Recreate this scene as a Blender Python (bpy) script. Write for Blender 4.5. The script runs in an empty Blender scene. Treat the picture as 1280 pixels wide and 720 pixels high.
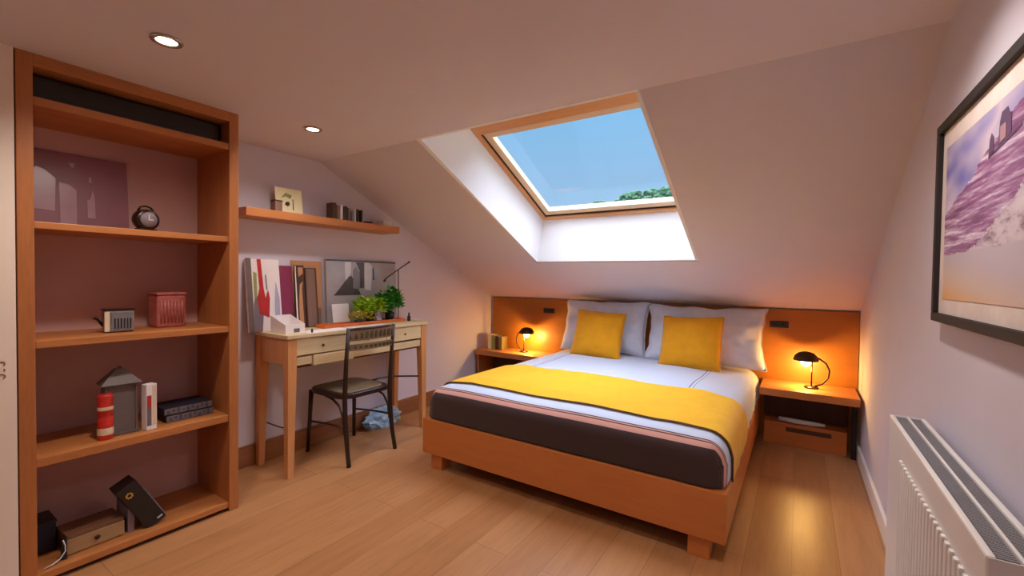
import bpy, bmesh, math, random
from mathutils import Vector, Matrix, noise
random.seed(7)
R = math.radians
SC = bpy.context.scene
COL = SC.collection

# ------------------------------------------------------------------ materials
def srgb(r, g, b):
    f = lambda c: (c/255/12.92) if c/255 <= .04045 else ((c/255+.055)/1.055)**2.4
    return (f(r), f(g), f(b), 1)

def fill_ramp(cr, stops):
    while len(cr.elements) > 1: cr.elements.remove(cr.elements[-1])
    cr.elements[0].position = stops[0][0]; cr.elements[0].color = stops[0][1]
    for p, c in stops[1:]:
        e = cr.elements.new(p); e.color = c

class NT:
    def __init__(s, name):
        s.m = bpy.data.materials.new(name); s.m.use_nodes = True
        s.t = s.m.node_tree; s.b = s.t.nodes['Principled BSDF']
    def n(s, typ, **k):
        o = s.t.nodes.new(typ)
        for a, v in k.items(): setattr(o, a, v)
        return o
    def l(s, a, b): s.t.links.new(a, b)
    def coord(s, scale=(1, 1, 1), which='Object', rot=(0, 0, 0)):
        c = s.n('ShaderNodeTexCoord'); mp = s.n('ShaderNodeMapping')
        mp.inputs['Scale'].default_value = scale; mp.inputs['Rotation'].default_value = rot
        s.l(c.outputs[which], mp.inputs['Vector']); return mp.outputs['Vector']
    def noise(s, vec, scale, detail=4, rough=.6):
        o = s.n('ShaderNodeTexNoise'); o.inputs['Scale'].default_value = scale
        o.inputs['Detail'].default_value = detail; o.inputs['Roughness'].default_value = rough
        s.l(vec, o.inputs['Vector']); return o.outputs['Fac']
    def ramp(s, fac, stops, interp='LINEAR'):
        o = s.n('ShaderNodeValToRGB'); cr = o.color_ramp; cr.interpolation = interp
        fill_ramp(cr, stops)
        s.l(fac, o.inputs['Fac']); return o.outputs['Color']
    def mix(s, fac, a, b, mode='MIX'):
        o = s.n('ShaderNodeMix', data_type='RGBA', blend_type=mode)
        for sock, v in ((o.inputs[0], fac), (o.inputs[6], a), (o.inputs[7], b)):
            if isinstance(v, (int, float, tuple)): sock.default_value = v
            else: s.l(v, sock)
        return o.outputs[2]
    def math(s, op, a, b=0.0):
        o = s.n('ShaderNodeMath', operation=op)
        for sock, v in ((o.inputs[0], a), (o.inputs[1], b)):
            if isinstance(v, (int, float)): sock.default_value = v
            else: s.l(v, sock)
        return o.outputs[0]
    def sep(s, vec):
        o = s.n('ShaderNodeSeparateXYZ'); s.l(vec, o.inputs[0]); return o.outputs
    def bump(s, h, strength=.2, dist=.01):
        o = s.n('ShaderNodeBump'); o.inputs['Strength'].default_value = strength; o.inputs['Distance'].default_value = dist
        s.l(h, o.inputs['Height']); s.l(o.outputs[0], s.b.inputs['Normal'])
    def base(s, c):
        if isinstance(c, tuple): s.b.inputs['Base Color'].default_value = c
        else: s.l(c, s.b.inputs['Base Color'])
    def set(s, rough=.5, metal=0, **k):
        s.b.inputs['Roughness'].default_value = rough; s.b.inputs['Metallic'].default_value = metal
        for a, v in k.items(): s.b.inputs[a.replace('_', ' ')].default_value = v

def dark(c, f): return (c[0]*f, c[1]*f, c[2]*f, 1)

def plain(name, c, rough=.5, metal=0, var=.08, scale=14, bump=.05, **k):
    t = NT(name); v = t.coord(); nz = t.noise(v, scale)
    t.base(t.ramp(nz, [(.3, dark(c, 1-var)), (.7, dark(c, 1+var))]))
    t.set(rough, metal, **k)
    if bump: t.bump(t.noise(v, scale*9, 2), bump, .002)
    return t.m

def wood(name, c, axis='Y', rough=.42, contrast=.22):
    t = NT(name); sc = {'X': (1, 9, 9), 'Y': (9, 1, 9), 'Z': (9, 9, 1)}[axis]
    v = t.coord(sc); n1 = t.noise(v, 2.2, 6, .65)
    v2 = t.coord(tuple(x*5 for x in sc)); n2 = t.noise(v2, 3, 3, .5)
    f = t.math('ADD', t.math('MULTIPLY', n1, .7), t.math('MULTIPLY', n2, .3))
    t.base(t.ramp(f, [(.32, dark(c, 1-contrast)), (.52, c), (.7, dark(c, 1+contrast*.6))]))
    t.set(rough); t.bump(n2, .08, .002)
    return t.m

def fabric(name, c, rough=.95, weave=420, var=.06, sheen=.25):
    t = NT(name); v = t.coord(); nz = t.noise(v, 12)
    t.base(t.ramp(nz, [(.3, dark(c, 1-var)), (.7, dark(c, 1+var))]))
    t.set(rough, 0, Sheen_Weight=sheen)
    w = t.noise(v, weave, 1)
    t.bump(w, .25, .001); return t.m

def emit(name, c, strength):
    t = NT(name); t.base(c); t.b.inputs['Emission Color'].default_value = c
    t.b.inputs['Emission Strength'].default_value = strength; t.set(.5); return t.m

def glass(name, tint=(1, 1, 1, 1), alpha=.12, rough=.02):
    t = NT(name); tr = t.n('ShaderNodeBsdfTransparent'); tr.inputs[0].default_value = tint
    gl = t.n('ShaderNodeBsdfGlossy'); gl.inputs['Roughness'].default_value = rough
    fr = t.n('ShaderNodeFresnel'); fr.inputs[0].default_value = 1.45
    mx = t.n('ShaderNodeMixShader'); t.l(t.math('MULTIPLY', fr.outputs[0], alpha*8), mx.inputs[0])
    t.l(tr.outputs[0], mx.inputs[1]); t.l(gl.outputs[0], mx.inputs[2])
    t.l(mx.outputs[0], t.t.nodes['Material Output'].inputs['Surface']); return t.m

M = {}
WC = srgb(214, 208, 222)
M['wall'] = plain('painted_plaster', WC, .9, var=.015, scale=3, bump=.06)
M['ceil'] = plain('ceiling_plaster', srgb(220, 214, 224), .9, var=.015, scale=3, bump=.05)
M['nook'] = plain('cream_panel_paint', srgb(240, 222, 205), .7, var=.02, scale=3)
M['reveal'] = plain('white_reveal_paint', srgb(246, 247, 250), .85, var=.01, scale=3)
M['white'] = plain('white_enamel', srgb(232, 228, 226), .35, var=.01)
M['grille'] = plain('radiator_grille_grey', srgb(138, 136, 142), .5, .0)
M['oakY'] = wood('honey_oak_lengthwise', srgb(188, 118, 64), 'Y')
M['oakX'] = wood('honey_oak_crosswise', srgb(188, 118, 64), 'X')
M['oakZ'] = wood('honey_oak_upright', srgb(182, 112, 60), 'Z')
M['skirt'] = wood('brown_skirting', srgb(150, 96, 62), 'Y')
M['bedwood'] = wood('bed_beech', srgb(196, 116, 58), 'X', .4, .12)
M['bedwoodY'] = wood('bed_beech_side', srgb(196, 116, 58), 'Y', .4, .12)
M['head'] = wood('headboard_veneer', srgb(168, 104, 34), 'X', .45, .12)
M['pine'] = wood('skylight_pine', srgb(222, 160, 104), 'X', .4, .14)
M['pineY'] = wood('skylight_pine_side', srgb(218, 156, 100), 'Y', .4, .14)
M['pinepale'] = wood('skylight_pale_sash', srgb(238, 208, 168), 'X', .4, .08)
M['deskpale'] = wood('painted_skylit_oak', srgb(214, 192, 150), 'Y', .5, .2)  # pale tone paints skylight onto the desk top and fronts
M['deskside'] = wood('desk_honey', srgb(208, 144, 90), 'Z', .45, .15)
M['cloth'] = plain('glass', srgb(255, 255, 255))
M['yellow'] = fabric('mustard_linen', srgb(232, 172, 8), sheen=.1)
M['cushion'] = fabric('mustard_cushion_weave', srgb(222, 152, 4), weave=260, sheen=.1)
M['linen'] = fabric('white_cotton', srgb(212, 216, 230))
M['matt'] = fabric('mattress_ticking', srgb(205, 200, 196))
M['black'] = plain('black_paint', srgb(30, 24, 24), .4)
M['frame'] = plain('black_picture_frame', srgb(30, 20, 20), .7)
M['mat'] = plain('ivory_mount_board', srgb(226, 212, 206), .8)
M['bronze'] = plain('dark_bronze', srgb(52, 32, 22), .35, .5)
M['darkmetal'] = plain('gunmetal', srgb(70, 66, 64), .35, .7)
M['chrome'] = plain('brushed_steel', srgb(190, 185, 180), .25, .9)
M['chairwood'] = wood('black_brown_bentwood', srgb(44, 26, 22), 'Z', .35, .2)
M['cane'] = wood('worn_cane', srgb(120, 100, 78), 'Y', .6, .4)
M['bulb'] = emit('warm_bulb', (1, .62, .2, 1), 22)
M['down'] = emit('downlight_lens', (1, .86, .6, 1), 14)
M['glass'] = glass('clear_window_glass', (.995, 1, 1, 1), .006)
M['leafA'] = plain('lime_leaf', srgb(168, 208, 40), .5, var=.3, scale=30)
M['leafB'] = plain('deep_green_leaf', srgb(60, 150, 44), .5, var=.35, scale=30)
M['leafC'] = plain('olive_leaf', srgb(176, 172, 66), .5, var=.3, scale=30)
M['treeleaf'] = plain('tree_leaf', srgb(44, 88, 58), .9, var=.35, scale=2)
M['bark'] = plain('bark', srgb(80, 60, 45), .9, var=.3)
M['pot'] = plain('dark_pot', srgb(40, 34, 34), .4)
M['soil'] = plain('soil', srgb(60, 40, 30), .95)
M['blossom'] = plain('orange_blossom', srgb(240, 170, 40), .6)
M['tray'] = wood('orange_tray_wood', srgb(214, 110, 48), 'Y', .4, .15)
M['paper'] = plain('white_paper', srgb(240, 232, 234), .8, var=.02)
M['card'] = plain('cream_card', srgb(240, 232, 190), .8, var=.04)
M['lilac'] = plain('lilac_card', srgb(176, 172, 208), .7)
M['magenta'] = plain('plum_panel', srgb(138, 44, 84), .6, var=.1)
M['kraft'] = wood('tan_board', srgb(196, 144, 104), 'Z', .6, .1)
M['taupe'] = wood('taupe_board', srgb(134, 104, 92), 'Z', .6, .15)
M['umber'] = wood('dark_umber_board', srgb(84, 54, 42), 'Z', .6, .25)
M['red'] = plain('red_print', srgb(190, 40, 40), .5, var=.2)
M['redtin'] = plain('red_tin', srgb(196, 44, 34), .35, var=.25, scale=40)
M['rust'] = plain('faded_red_glass', srgb(178, 96, 88), .35, var=.2, scale=40, bump=.3)
M['slate'] = plain('slate_grey', srgb(112, 100, 98), .7, var=.1)
M['lantern'] = plain('lantern_grey', srgb(104, 90, 86), .5, var=.1)
M['lilacgrey'] = plain('lilac_grey_board', srgb(132, 118, 128), .6)
M['navy'] = plain('navy_box', srgb(66, 72, 96), .6, var=.3, scale=60)
M['navydk'] = plain('navy_dark', srgb(30, 28, 44), .6)
M['mauve'] = plain('bookcase_back_paint', srgb(208, 164, 156), .7, var=.05, scale=4)
M['box'] = wood('walnut_box', srgb(120, 78, 52), 'Y', .5, .25)
M['boxrim'] = wood('pale_box_front', srgb(168, 132, 92), 'Y', .5, .2)
M['gold'] = plain('brass_foil', srgb(220, 186, 80), .35, .6)
M['cream'] = plain('cream_plastic', srgb(226, 206, 176), .4)
M['silver'] = plain('aged_silver', srgb(150, 142, 130), .4, .5, var=.3, scale=50)
M['greyglass'] = plain('grey_picture_glass', srgb(168, 162, 168), .12, var=.12, scale=6, bump=0)
M['greydk'] = plain('charcoal_print_and_reflection', srgb(66, 60, 58), .2, var=.2)
M['greymid'] = plain('mid_grey_and_reflection', srgb(122, 118, 124), .2, var=.1)
M['greylt'] = plain('pale_grey_and_reflection', srgb(206, 206, 214), .2, var=.06)
M['acryl'] = plain('mauve_acrylic', srgb(146, 92, 104), .4, var=.1, scale=5, bump=0)
M['acryllt'] = plain('pale_mauve_print_and_reflection', srgb(184, 146, 158), .25, var=.05, bump=0)
M['green'] = plain('sage_card', srgb(150, 160, 90), .7, var=.2)
M['bluebag'] = plain('pale_blue_plastic', srgb(150, 180, 205), .35, var=.15)
M['brownmark'] = plain('brown_ink', srgb(130, 92, 58), .7)
M['ground'] = plain('meadow', srgb(96, 120, 70), .95, var=.2, scale=.3)
M['olive'] = plain('olive_ceramic', srgb(128, 116, 66), .35, var=.1)

# floor: oak planks running away from the camera, each with its own tone
t = NT('oak_plank_floor')
v = t.coord((1, 1, 1), 'Object', (0, 0, R(90)))
bk = t.n('ShaderNodeTexBrick'); t.l(v, bk.inputs['Vector'])
bk.offset = .37; bk.inputs['Scale'].default_value = 1
bk.inputs['Brick Width'].default_value = 1.5; bk.inputs['Row Height'].default_value = .165
bk.inputs['Mortar Size'].default_value = .0016; bk.inputs['Mortar Smooth'].default_value = .3
bk.inputs['Color1'].default_value = srgb(166, 112, 68); bk.inputs['Color2'].default_value = srgb(184, 131, 86)
bk.inputs['Mortar'].default_value = srgb(140, 92, 58)
g = t.noise(t.coord((11, .9, 1)), 3.0, 7, .65)
g2 = t.noise(t.coord((60, 2.5, 1)), 3.0, 3, .5)
c = t.mix(1, bk.outputs['Color'], t.ramp(g, [(.3, (.84, .82, .80, 1)), (.55, (1, 1, 1, 1)), (.75, (1.08, 1.07, 1.06, 1))]), 'MULTIPLY')
c = t.mix(.2, c, t.ramp(g2, [(.35, (.72, .68, .62, 1)), (.6, (1, 1, 1, 1))]), 'MULTIPLY')
t.base(c); t.set(.36); t.bump(g2, .06, .002); M['floor'] = t.m

# duvet cover: white with printed piping lines, rose stripe and dark brown foot panel. UV are metres on the cloth
t = NT('striped_duvet_cotton')
uv = t.n('ShaderNodeUVMap'); s_ = t.sep(uv.outputs[0])
u, w = s_[0], s_[1]
white, dk, rose, brown = srgb(190, 197, 216), srgb(58, 40, 46), srgb(206, 150, 136), srgb(58, 36, 34)
def band(val, a, b): return t.math('MULTIPLY', t.math('GREATER_THAN', val, a), t.math('LESS_THAN', val, b))
col = white
# w = metres up the cloth from its hem at the foot
col = t.ramp(t.math('MULTIPLY', w, 1/.5), [(0, brown), (.150/.5, brown), (.151/.5, dk), (.160/.5, rose), (.184/.5, dk), (.190/.5, rose), (.197/.5, dk), (.203/.5, white)], 'CONSTANT')
ua = t.math('ABSOLUTE', u)
rect = t.math('MULTIPLY', band(ua, .525, .532), t.math('GREATER_THAN', w, .36))
rect2 = t.math('MULTIPLY', band(ua, .548, .5515), t.math('GREATER_THAN', w, .36))
foot = t.math('MULTIPLY', band(w, .36, .366), t.math('LESS_THAN', ua, .53))
lines = t.math('MINIMUM', t.math('ADD', t.math('ADD', rect, rect2), foot), 1)
t.base(t.mix(lines, col, srgb(92, 92, 116)))
t.set(.95, 0, Sheen_Weight=.2); t.bump(t.noise(t.coord(), 300, 1), .2, .001); M['duvet'] = t.m

# mountain print for the framed picture (uv 0..1)
t = NT('mountain_watercolour_print')
uv = t.n('ShaderNodeUVMap'); s_ = t.sep(uv.outputs[0]); u, w = s_[0], s_[1]
nz = t.noise(uv.outputs[0], 7, 6, .7); nb = t.noise(uv.outputs[0], 2.6, 2)
sky = t.ramp(t.math('ADD', nb, t.math('MULTIPLY', u, .3)), [(.42, srgb(112, 110, 186)), (.62, srgb(206, 190, 208)), (.8, srgb(150, 146, 200))])
cmb = t.n('ShaderNodeMapping'); cmb.inputs['Rotation'].default_value = (0, 0, R(-38)); cmb.inputs['Scale'].default_value = (2.2, 13, 1)
t.l(uv.outputs[0], cmb.inputs['Vector']); st = t.noise(cmb.outputs[0], 1.6, 6, .7)
rock = t.ramp(st, [(.36, srgb(98, 56, 100)), (.48, srgb(152, 100, 146)), (.56, srgb(190, 160, 192)), (.64, srgb(232, 222, 232))])
low = t.ramp(nz, [(.38, srgb(120, 92, 120)), (.5, srgb(206, 190, 202)), (.7, srgb(224, 214, 222))])
ridge = t.math('ADD', t.math('MULTIPLY', u, .75), t.math('ADD', t.math('MULTIPLY', nz, .16), .47))
low_line = t.math('ADD', t.math('MULTIPLY', u, .85), t.math('ADD', t.math('MULTIPLY', nz, .2), .0))
isrock = t.math('LESS_THAN', w, ridge); islow = t.math('LESS_THAN', w, low_line)
c = t.mix(isrock, sky, rock); c = t.mix(islow, c, low)
flo = t.math('LESS_THAN', w, t.math('ADD', .24, t.math('MULTIPLY', nz, .1)))
c = t.mix(flo, c, t.ramp(t.math('ADD', t.math('MULTIPLY', w, 3), t.math('MULTIPLY', u, .9)), [(.05, srgb(232, 176, 110)), (.45, srgb(214, 190, 176)), (.9, srgb(196, 184, 196))]))
t.base(c); t.set(.5); M['mount'] = t.m

# ------------------------------------------------------------------ mesh helper
class MB:
    def __init__(s): s.bm = bmesh.new(); s.mats = []; s.uv = None
    def mi(s, m):
        m = M[m] if isinstance(m, str) else m
        if m not in s.mats: s.mats.append(m)
        return s.mats.index(m)
    def _fin(s, geom_faces, m, smooth=False):
        i = s.mi(m)
        for f in geom_faces: f.material_index = i; f.smooth = smooth
    def box(s, a, b, m='white', bev=0, rot=None, pivot=None):
        a, b = Vector(a), Vector(b); c = (a+b)/2; d = b-a
        r = bmesh.ops.create_cube(s.bm, size=1)
        vs = r['verts']
        for v in vs: v.co = Vector((v.co.x*d.x, v.co.y*d.y, v.co.z*d.z))+c
        if bev:
            es = list({e for v in vs for e in v.link_edges})
            rr = bmesh.ops.bevel(s.bm, geom=es, offset=bev, segments=2, affect='EDGES', profile=.6)
            vs = list({v for f in rr['faces'] for v in f.verts} | {v for v in vs if v.is_valid})
        fs = {f for v in vs for f in v.link_faces}
        if rot is not None:
            p = Vector(pivot) if pivot is not None else c
            for v in vs: v.co = rot @ (v.co-p) + p
        s._fin(fs, m); return s
    def hexa(s, pts, m='white'):     # 8 points: bottom 4, top 4
        v = [s.bm.verts.new(p) for p in pts]
        fs = [s.bm.faces.new([v[i] for i in q]) for q in ((3, 2, 1, 0), (4, 5, 6, 7), (0, 1, 5, 4), (1, 2, 6, 5), (2, 3, 7, 6), (3, 0, 4, 7))]
        s._fin(fs, m); return s
    def lathe(s, prof, m='white', n=24, c=(0, 0, 0), axis=None, smooth=True):
        rings = []; c = Vector(c); Rm = axis.to_track_quat('Z', 'Y').to_matrix() if axis is not None else Matrix.Identity(3)
        for r, z in prof:
            if r < 1e-6: rings.append([s.bm.verts.new(c+Rm @ Vector((0, 0, z)))])
            else: rings.append([s.bm.verts.new(c+Rm @ Vector((r*math.cos(2*math.pi*i/n), r*math.sin(2*math.pi*i/n), z))) for i in range(n)])
        fs = []
        for a, b in zip(rings, rings[1:]):
            for i in range(n):
                j = (i+1) % n
                if len(a) == 1 and len(b) == 1: continue
                if len(a) == 1: fs.append(s.bm.faces.new((a[0], b[j], b[i])))
                elif len(b) == 1: fs.append(s.bm.faces.new((a[i], a[j], b[0])))
                else: fs.append(s.bm.faces.new((a[i], a[j], b[j], b[i])))
        s._fin(fs, m, smooth); return s
    def tube(s, pts, r, m='white', n=10, smooth=True, caps=True):
        pts = [Vector(p) for p in pts]; rs = r if isinstance(r, (list, tuple)) else [r]*len(pts)
        rings = []; up = None
        for i, p in enumerate(pts):
            d = (pts[min(i+1, len(pts)-1)]-pts[max(i-1, 0)]).normalized()
            if up is None: up = d.orthogonal().normalized()
            up = (up-d*up.dot(d)).normalized(); sd = d.cross(up)
            rings.append([s.bm.verts.new(p+(up*math.cos(2*math.pi*k/n)+sd*math.sin(2*math.pi*k/n))*rs[i]) for k in range(n)])
        fs = []
        for a, b in zip(rings, rings[1:]):
            for k in range(n):
                j = (k+1) % n; fs.append(s.bm.faces.new((a[k], a[j], b[j], b[k])))
        s._fin(fs, m, smooth)
        if caps:
            s._fin([s.bm.faces.new(list(reversed(rings[0]))), s.bm.faces.new(rings[-1])], m)
        return s
    def poly(s, pts, m, thick=None):
        v = [s.bm.verts.new(p) for p in pts]; f = s.bm.faces.new(v); s._fin([f], m)
        if thick is not None:
            r = bmesh.ops.extrude_face_region(s.bm, geom=[f]); vs = [x for x in r['geom'] if isinstance(x, bmesh.types.BMVert)]
            for x in vs: x.co += Vector(thick)
            s._fin({g for x in vs for g in x.link_faces}, m)
        return s
    def build(s, name, parent=None, loc=None, rot=None):
        bmesh.ops.recalc_face_normals(s.bm, faces=s.bm.faces)
        me = bpy.data.meshes.new(name); s.bm.to_mesh(me); s.bm.free()
        for m in s.mats: me.materials.append(m)
        o = bpy.data.objects.new(name, me); COL.objects.link(o)
        if parent is not None: o.parent = parent
        if loc is not None: o.location = loc
        if rot is not None: o.rotation_euler = rot
        return o

def tag(o, label, cat, group=None, kind=None):
    if label: o['label'] = label
    if cat: o['category'] = cat
    if group: o['group'] = group
    if kind: o['kind'] = kind
    return o
def thing(name, label, cat, loc=(0, 0, 0), rz=0, group=None):
    o = bpy.data.objects.new(name, None); COL.objects.link(o); o.location = loc; o.rotation_euler = (0, 0, rz)
    o.empty_display_size = .1
    return tag(o, label, cat, group)
def struct(o): o['kind'] = 'structure'; return o
def smooth(o):
    for p in o.data.polygons: p.use_smooth = True
    return o

# ------------------------------------------------------------------ room dimensions (metres)
XL, XR, YB, YF = -2.752, .355, 3.824, -1.9
H, YS, ZB = 1.924, 1.794, .952
XN, YN = -2.288, .339          # face of the built-in nook beside the bookcase
k = (ZB-H)/(YB-YS)
def zs(y): return H+k*(y-YS)
T = .12
struct(MB().box((XL-T, YF-T, -.1), (XR+T, YB+T, 0), 'floor').build('floor'))
struct(MB().box((XL-T, YF-T, H), (XR+T, YS-.002, H+.1), 'ceil').build('ceiling'))
# sloping ceiling with the skylight opening
OX0, OX1, OY0, OY1 = -1.80, -.583, YS+.003, 3.12
nrm = Vector((0, -k, 1)).normalized(); TH = .11
def slab(b, x0, x1, y0, y1, m='ceil'):
    lo = [(x0, y0, zs(y0)), (x1, y0, zs(y0)), (x1, y1, zs(y1)), (x0, y1, zs(y1))]
    b.hexa(lo+[(p[0], p[1], p[2]+TH) for p in lo], m)
b = MB()
slab(b, XL-T, OX0-.018, YS, YB); slab(b, OX1+.018, XR+T, YS, YB); slab(b, OX0-.018, OX1+.018, OY1+.018, YB)
struct(b.build('ceiling_slope'))
# walls
def gable(x0, x1, m, name, y0=YF-T):
    b = MB(); pr = [(y0, 0), (YB+T, 0), (YB+T, ZB), (YB, ZB), (YS, H), (y0, H)]
    va = [b.bm.verts.new((x0, y, z)) for y, z in pr]; vb = [b.bm.verts.new((x1, y, z)) for y, z in pr]
    fs = [b.bm.faces.new(va), b.bm.faces.new(list(reversed(vb)))]
    for i in range(len(pr)):
        j = (i+1) % len(pr); fs.append(b.bm.faces.new((va[i], vb[i], vb[j], va[j])))
    b._fin(fs, m); return struct(b.build(name))
gable(XL-T, XL, 'wall', 'wall_left'); gable(XR, XR+T, 'wall', 'wall_right')
struct(MB().box((XL, YB, 0), (XR, YB+T, ZB), 'wall').build('wall_back'))
struct(MB().box((XL, YF-T, 0), (XR, YF, H), 'wall').build('wall_front'))
struct(MB().box((XL, YF, 0), (XN, YN-.004, H), 'nook').build('wall_nook'))
# baseboards
struct(MB().box((XL, 1.09, 0), (XL+.016, YB-.03, .115), 'skirt', .004).box((XL, 1.09, .115), (XL+.011, YB-.03, .128), 'skirt', .003).build('baseboard_left'))
struct(MB().box((XR-.016, YF, 0), (XR, YB-.03, .095), 'white', .004).build('baseboard_right'))

# skylight: shaft lining, frame, sash, pane
OFF = .30
def sp(x, y, off=0.0):  # point on the slope plane lifted outwards
    return Vector((x, y, zs(y)))
def plane_pt(x, y, off):  # point of the plane parallel to the slope at distance off, at plan position y
    return Vector((x, y, zs(y)+off/nrm.z))
FX0, FX1, FY0, FY1 = -1.78, -.50, 2.16, 3.15
lin = MB()
lo = [sp(OX0, OY0), sp(OX1, OY0), sp(OX1, OY1), sp(OX0, OY1)]
hi = [plane_pt(FX0+.035, FY0, OFF), plane_pt(FX1-.03, FY0, OFF), plane_pt(FX1-.03, FY1-.03, OFF), plane_pt(FX0+.035, FY1-.03, OFF)]
out = [(-.02, -.02), (.02, -.02), (.02, .02), (-.02, .02)]
for i in range(4):
    j = (i+1) % 4; a, b_, c, d = lo[i], lo[j], hi[j], hi[i]
    no = [Vector((*out[i], 0)), Vector((*out[j], 0))]
    lin.hexa([a, b_, c, d, a+no[0], b_+no[1], c+no[1], d+no[0]], 'reveal')
struct(lin.build('skylight_shaft'))
def bar(mb, x0, x1, y0, y1, o0, o1, m):
    p = [plane_pt(x0, y0, o0), plane_pt(x1, y0, o0), plane_pt(x1, y1, o0), plane_pt(x0, y1, o0)]
    up = nrm*(o1-o0); mb.hexa(p+[q+up for q in p], m)
def ring(x0, x1, y0, y1, w, o0, o1, mx, my):
    b = MB(); wy = w*nrm.z
    bar(b, x0, x1, y0, y0+wy, o0, o1, mx); bar(b, x0, x1, y1-wy, y1, o0, o1, mx)
    bar(b, x0, x0+w, y0+wy, y1-wy, o0, o1, my); bar(b, x1-w, x1, y0+wy, y1-wy, o0, o1, my)
    return b
win = struct(ring(FX0, FX1, FY0, FY1, .07, OFF, OFF+.055, 'pine', 'pineY').build('window_1'))
ring(FX0+.068, FX1-.068, FY0+.06, FY1-.06, .012, OFF+.010, OFF+.05, 'bronze', 'bronze').build('seal', win)
sash = ring(FX0+.078, FX1-.078, FY0+.07, FY1-.07, .05, OFF+.014, OFF+.05, 'pinepale', 'pinepale').build('sash', win)
gb = MB(); bar(gb, FX0+.115, FX1-.115, FY0+.1, FY1-.1, OFF+.03, OFF+.036, 'glass'); gb.build('pane', sash)

# ------------------------------------------------------------------ outside: ground and trees
struct(MB().box((-60, YB+2, -3.2), (40, 70, -3), 'ground').build('ground'))
def blob(mb, c, r, m, seed, amp=.35, sub=3):
    rr = bmesh.ops.create_icosphere(mb.bm, subdivisions=sub, radius=1)
    for v in rr['verts']:
        n_ = noise.noise(v.co*2.3+Vector((seed, 0, 0)))*amp + noise.noise(v.co*7+Vector((0, seed, 0)))*amp*.5
        v.co = Vector((v.co.x*r[0], v.co.y*r[1], v.co.z*r[2]))*(1+n_)+Vector(c)
    mb._fin({f for v in rr['verts'] for f in v.link_faces}, m, False)
tree_labels = ['lowest broadleaf tree at the left end of the tree line beyond the skylight',
               'rounded tree second from the left in the tree line beyond the skylight',
               'bushy green tree in the middle of the tree line beyond the skylight',
               'green tree second from the right in the tree line beyond the skylight',
               'tallest green tree at the right of the tree line beyond the skylight']
for i, (x, y, top) in enumerate(((-10.1, 25, 6.0), (-9.3, 27.2, 6.65), (-8.0, 25, 6.25), (-7.45, 27, 6.75), (-6.15, 25, 6.35))):
    tr = thing('tree', tree_labels[i], 'tree', (x, y, -3), 0, 'trees beyond the skylight')
    MB().tube([(0, 0, 0), (.05, 0, 3), (0, .05, 6)], [.12, .1, .05], 'bark').build('trunk', tr)
    cb = MB(); hh = top+3; rnd = random.Random(40+i)
    blob(cb, (0, 0, hh-2.0), (.66, .66, 1.75), 'treeleaf', i*3.1, .2, 2)
    for q in range(90):
        a = rnd.random()*6.283; zz = rnd.random(); rr = .72*math.sqrt(1-(max(zz-.3, 0)/.72)**2)*rnd.uniform(.5, 1)
        sz = rnd.uniform(.14, .28); blob(cb, (math.cos(a)*rr*1.15, math.sin(a)*rr*1.15, hh-2.6+zz*2.45), (sz, sz, sz*.8), 'treeleaf', i*3+q, .6, 2)
    cb.build('crown', tr)

# ------------------------------------------------------------------ bookcase
BX0, BX1, BY0, BY1 = XL+.002, XN, YN, 1.063
bc = thing('bookcase', 'tall honey oak open bookcase built in from floor to ceiling', 'bookcase', (BX1, BY0, 0))
L = lambda x, y, z: (x-BX1, y-BY0, z)
W = .042
def bbox(mb, a, b, m, bev=.002): mb.box(L(*a), L(*b), m, bev); return mb
bbox(MB(), (BX0, BY0, 0), (BX1, BY0+W, H-.001), 'oakZ').build('side_panel', bc)
bbox(MB(), (BX0, BY1-W, 0), (BX1, BY1, H-.001), 'oakZ').build('side_panel', bc)
bbox(MB(), (BX0, BY0+W, H-.045), (BX1, BY1-W, H-.001), 'oakY').build('top_panel', bc)
tag(bbox(MB(), (BX0, BY0+W, .02), (-2.632, BY1-W, H-.045), 'mauve', 0).build('back_panel', bc), 'mauve painted back panel', None)
for z, th, fr in ((1.774, .03, .004), (1.331, .026, .004), (.9, .028, .004), (.473, .034, .004), (.046, .028, .004)):
    bbox(MB(), (-2.632, BY0+W, z-th), (BX1-fr, BY1-W, z), 'oakY', .003).build('shelf', bc)
bbox(MB(), (-2.60, BY0+W, 0), (BX1-.03, BY1-W, .018), 'black', 0).build('plinth', bc)

# -- bookcase contents
cs = thing('storage_case', 'long black storage case filling the top compartment of the bookcase', 'case', (-2.50, .70, 1.774))
MB().box((-.12, -.315, .012), (.14, .315, .098), 'black', .008).build('body', cs)
MB().box((-.125, -.317, .0), (.17, .317, .014), 'navy', .004).build('base_board', cs)
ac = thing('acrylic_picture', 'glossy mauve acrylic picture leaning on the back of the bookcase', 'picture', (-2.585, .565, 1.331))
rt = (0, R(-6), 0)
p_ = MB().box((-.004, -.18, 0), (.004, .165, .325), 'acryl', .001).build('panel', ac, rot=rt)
pr = MB()  # pale shapes paint window reflections onto the glossy acrylic
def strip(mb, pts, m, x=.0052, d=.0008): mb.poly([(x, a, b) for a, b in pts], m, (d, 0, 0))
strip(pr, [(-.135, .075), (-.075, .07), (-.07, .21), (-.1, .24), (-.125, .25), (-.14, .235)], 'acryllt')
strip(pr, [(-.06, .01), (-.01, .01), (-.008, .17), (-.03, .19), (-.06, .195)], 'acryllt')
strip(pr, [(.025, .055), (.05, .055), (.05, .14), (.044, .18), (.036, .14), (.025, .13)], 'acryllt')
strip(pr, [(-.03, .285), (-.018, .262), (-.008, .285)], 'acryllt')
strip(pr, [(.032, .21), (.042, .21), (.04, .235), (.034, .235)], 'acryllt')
pr.build('painted_reflections', ac, rot=rt)
ck = thing('mantel_clock', 'small round dark mantel clock beside the mauve picture', 'clock', (-2.40, .735, 1.331), R(10))
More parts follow.
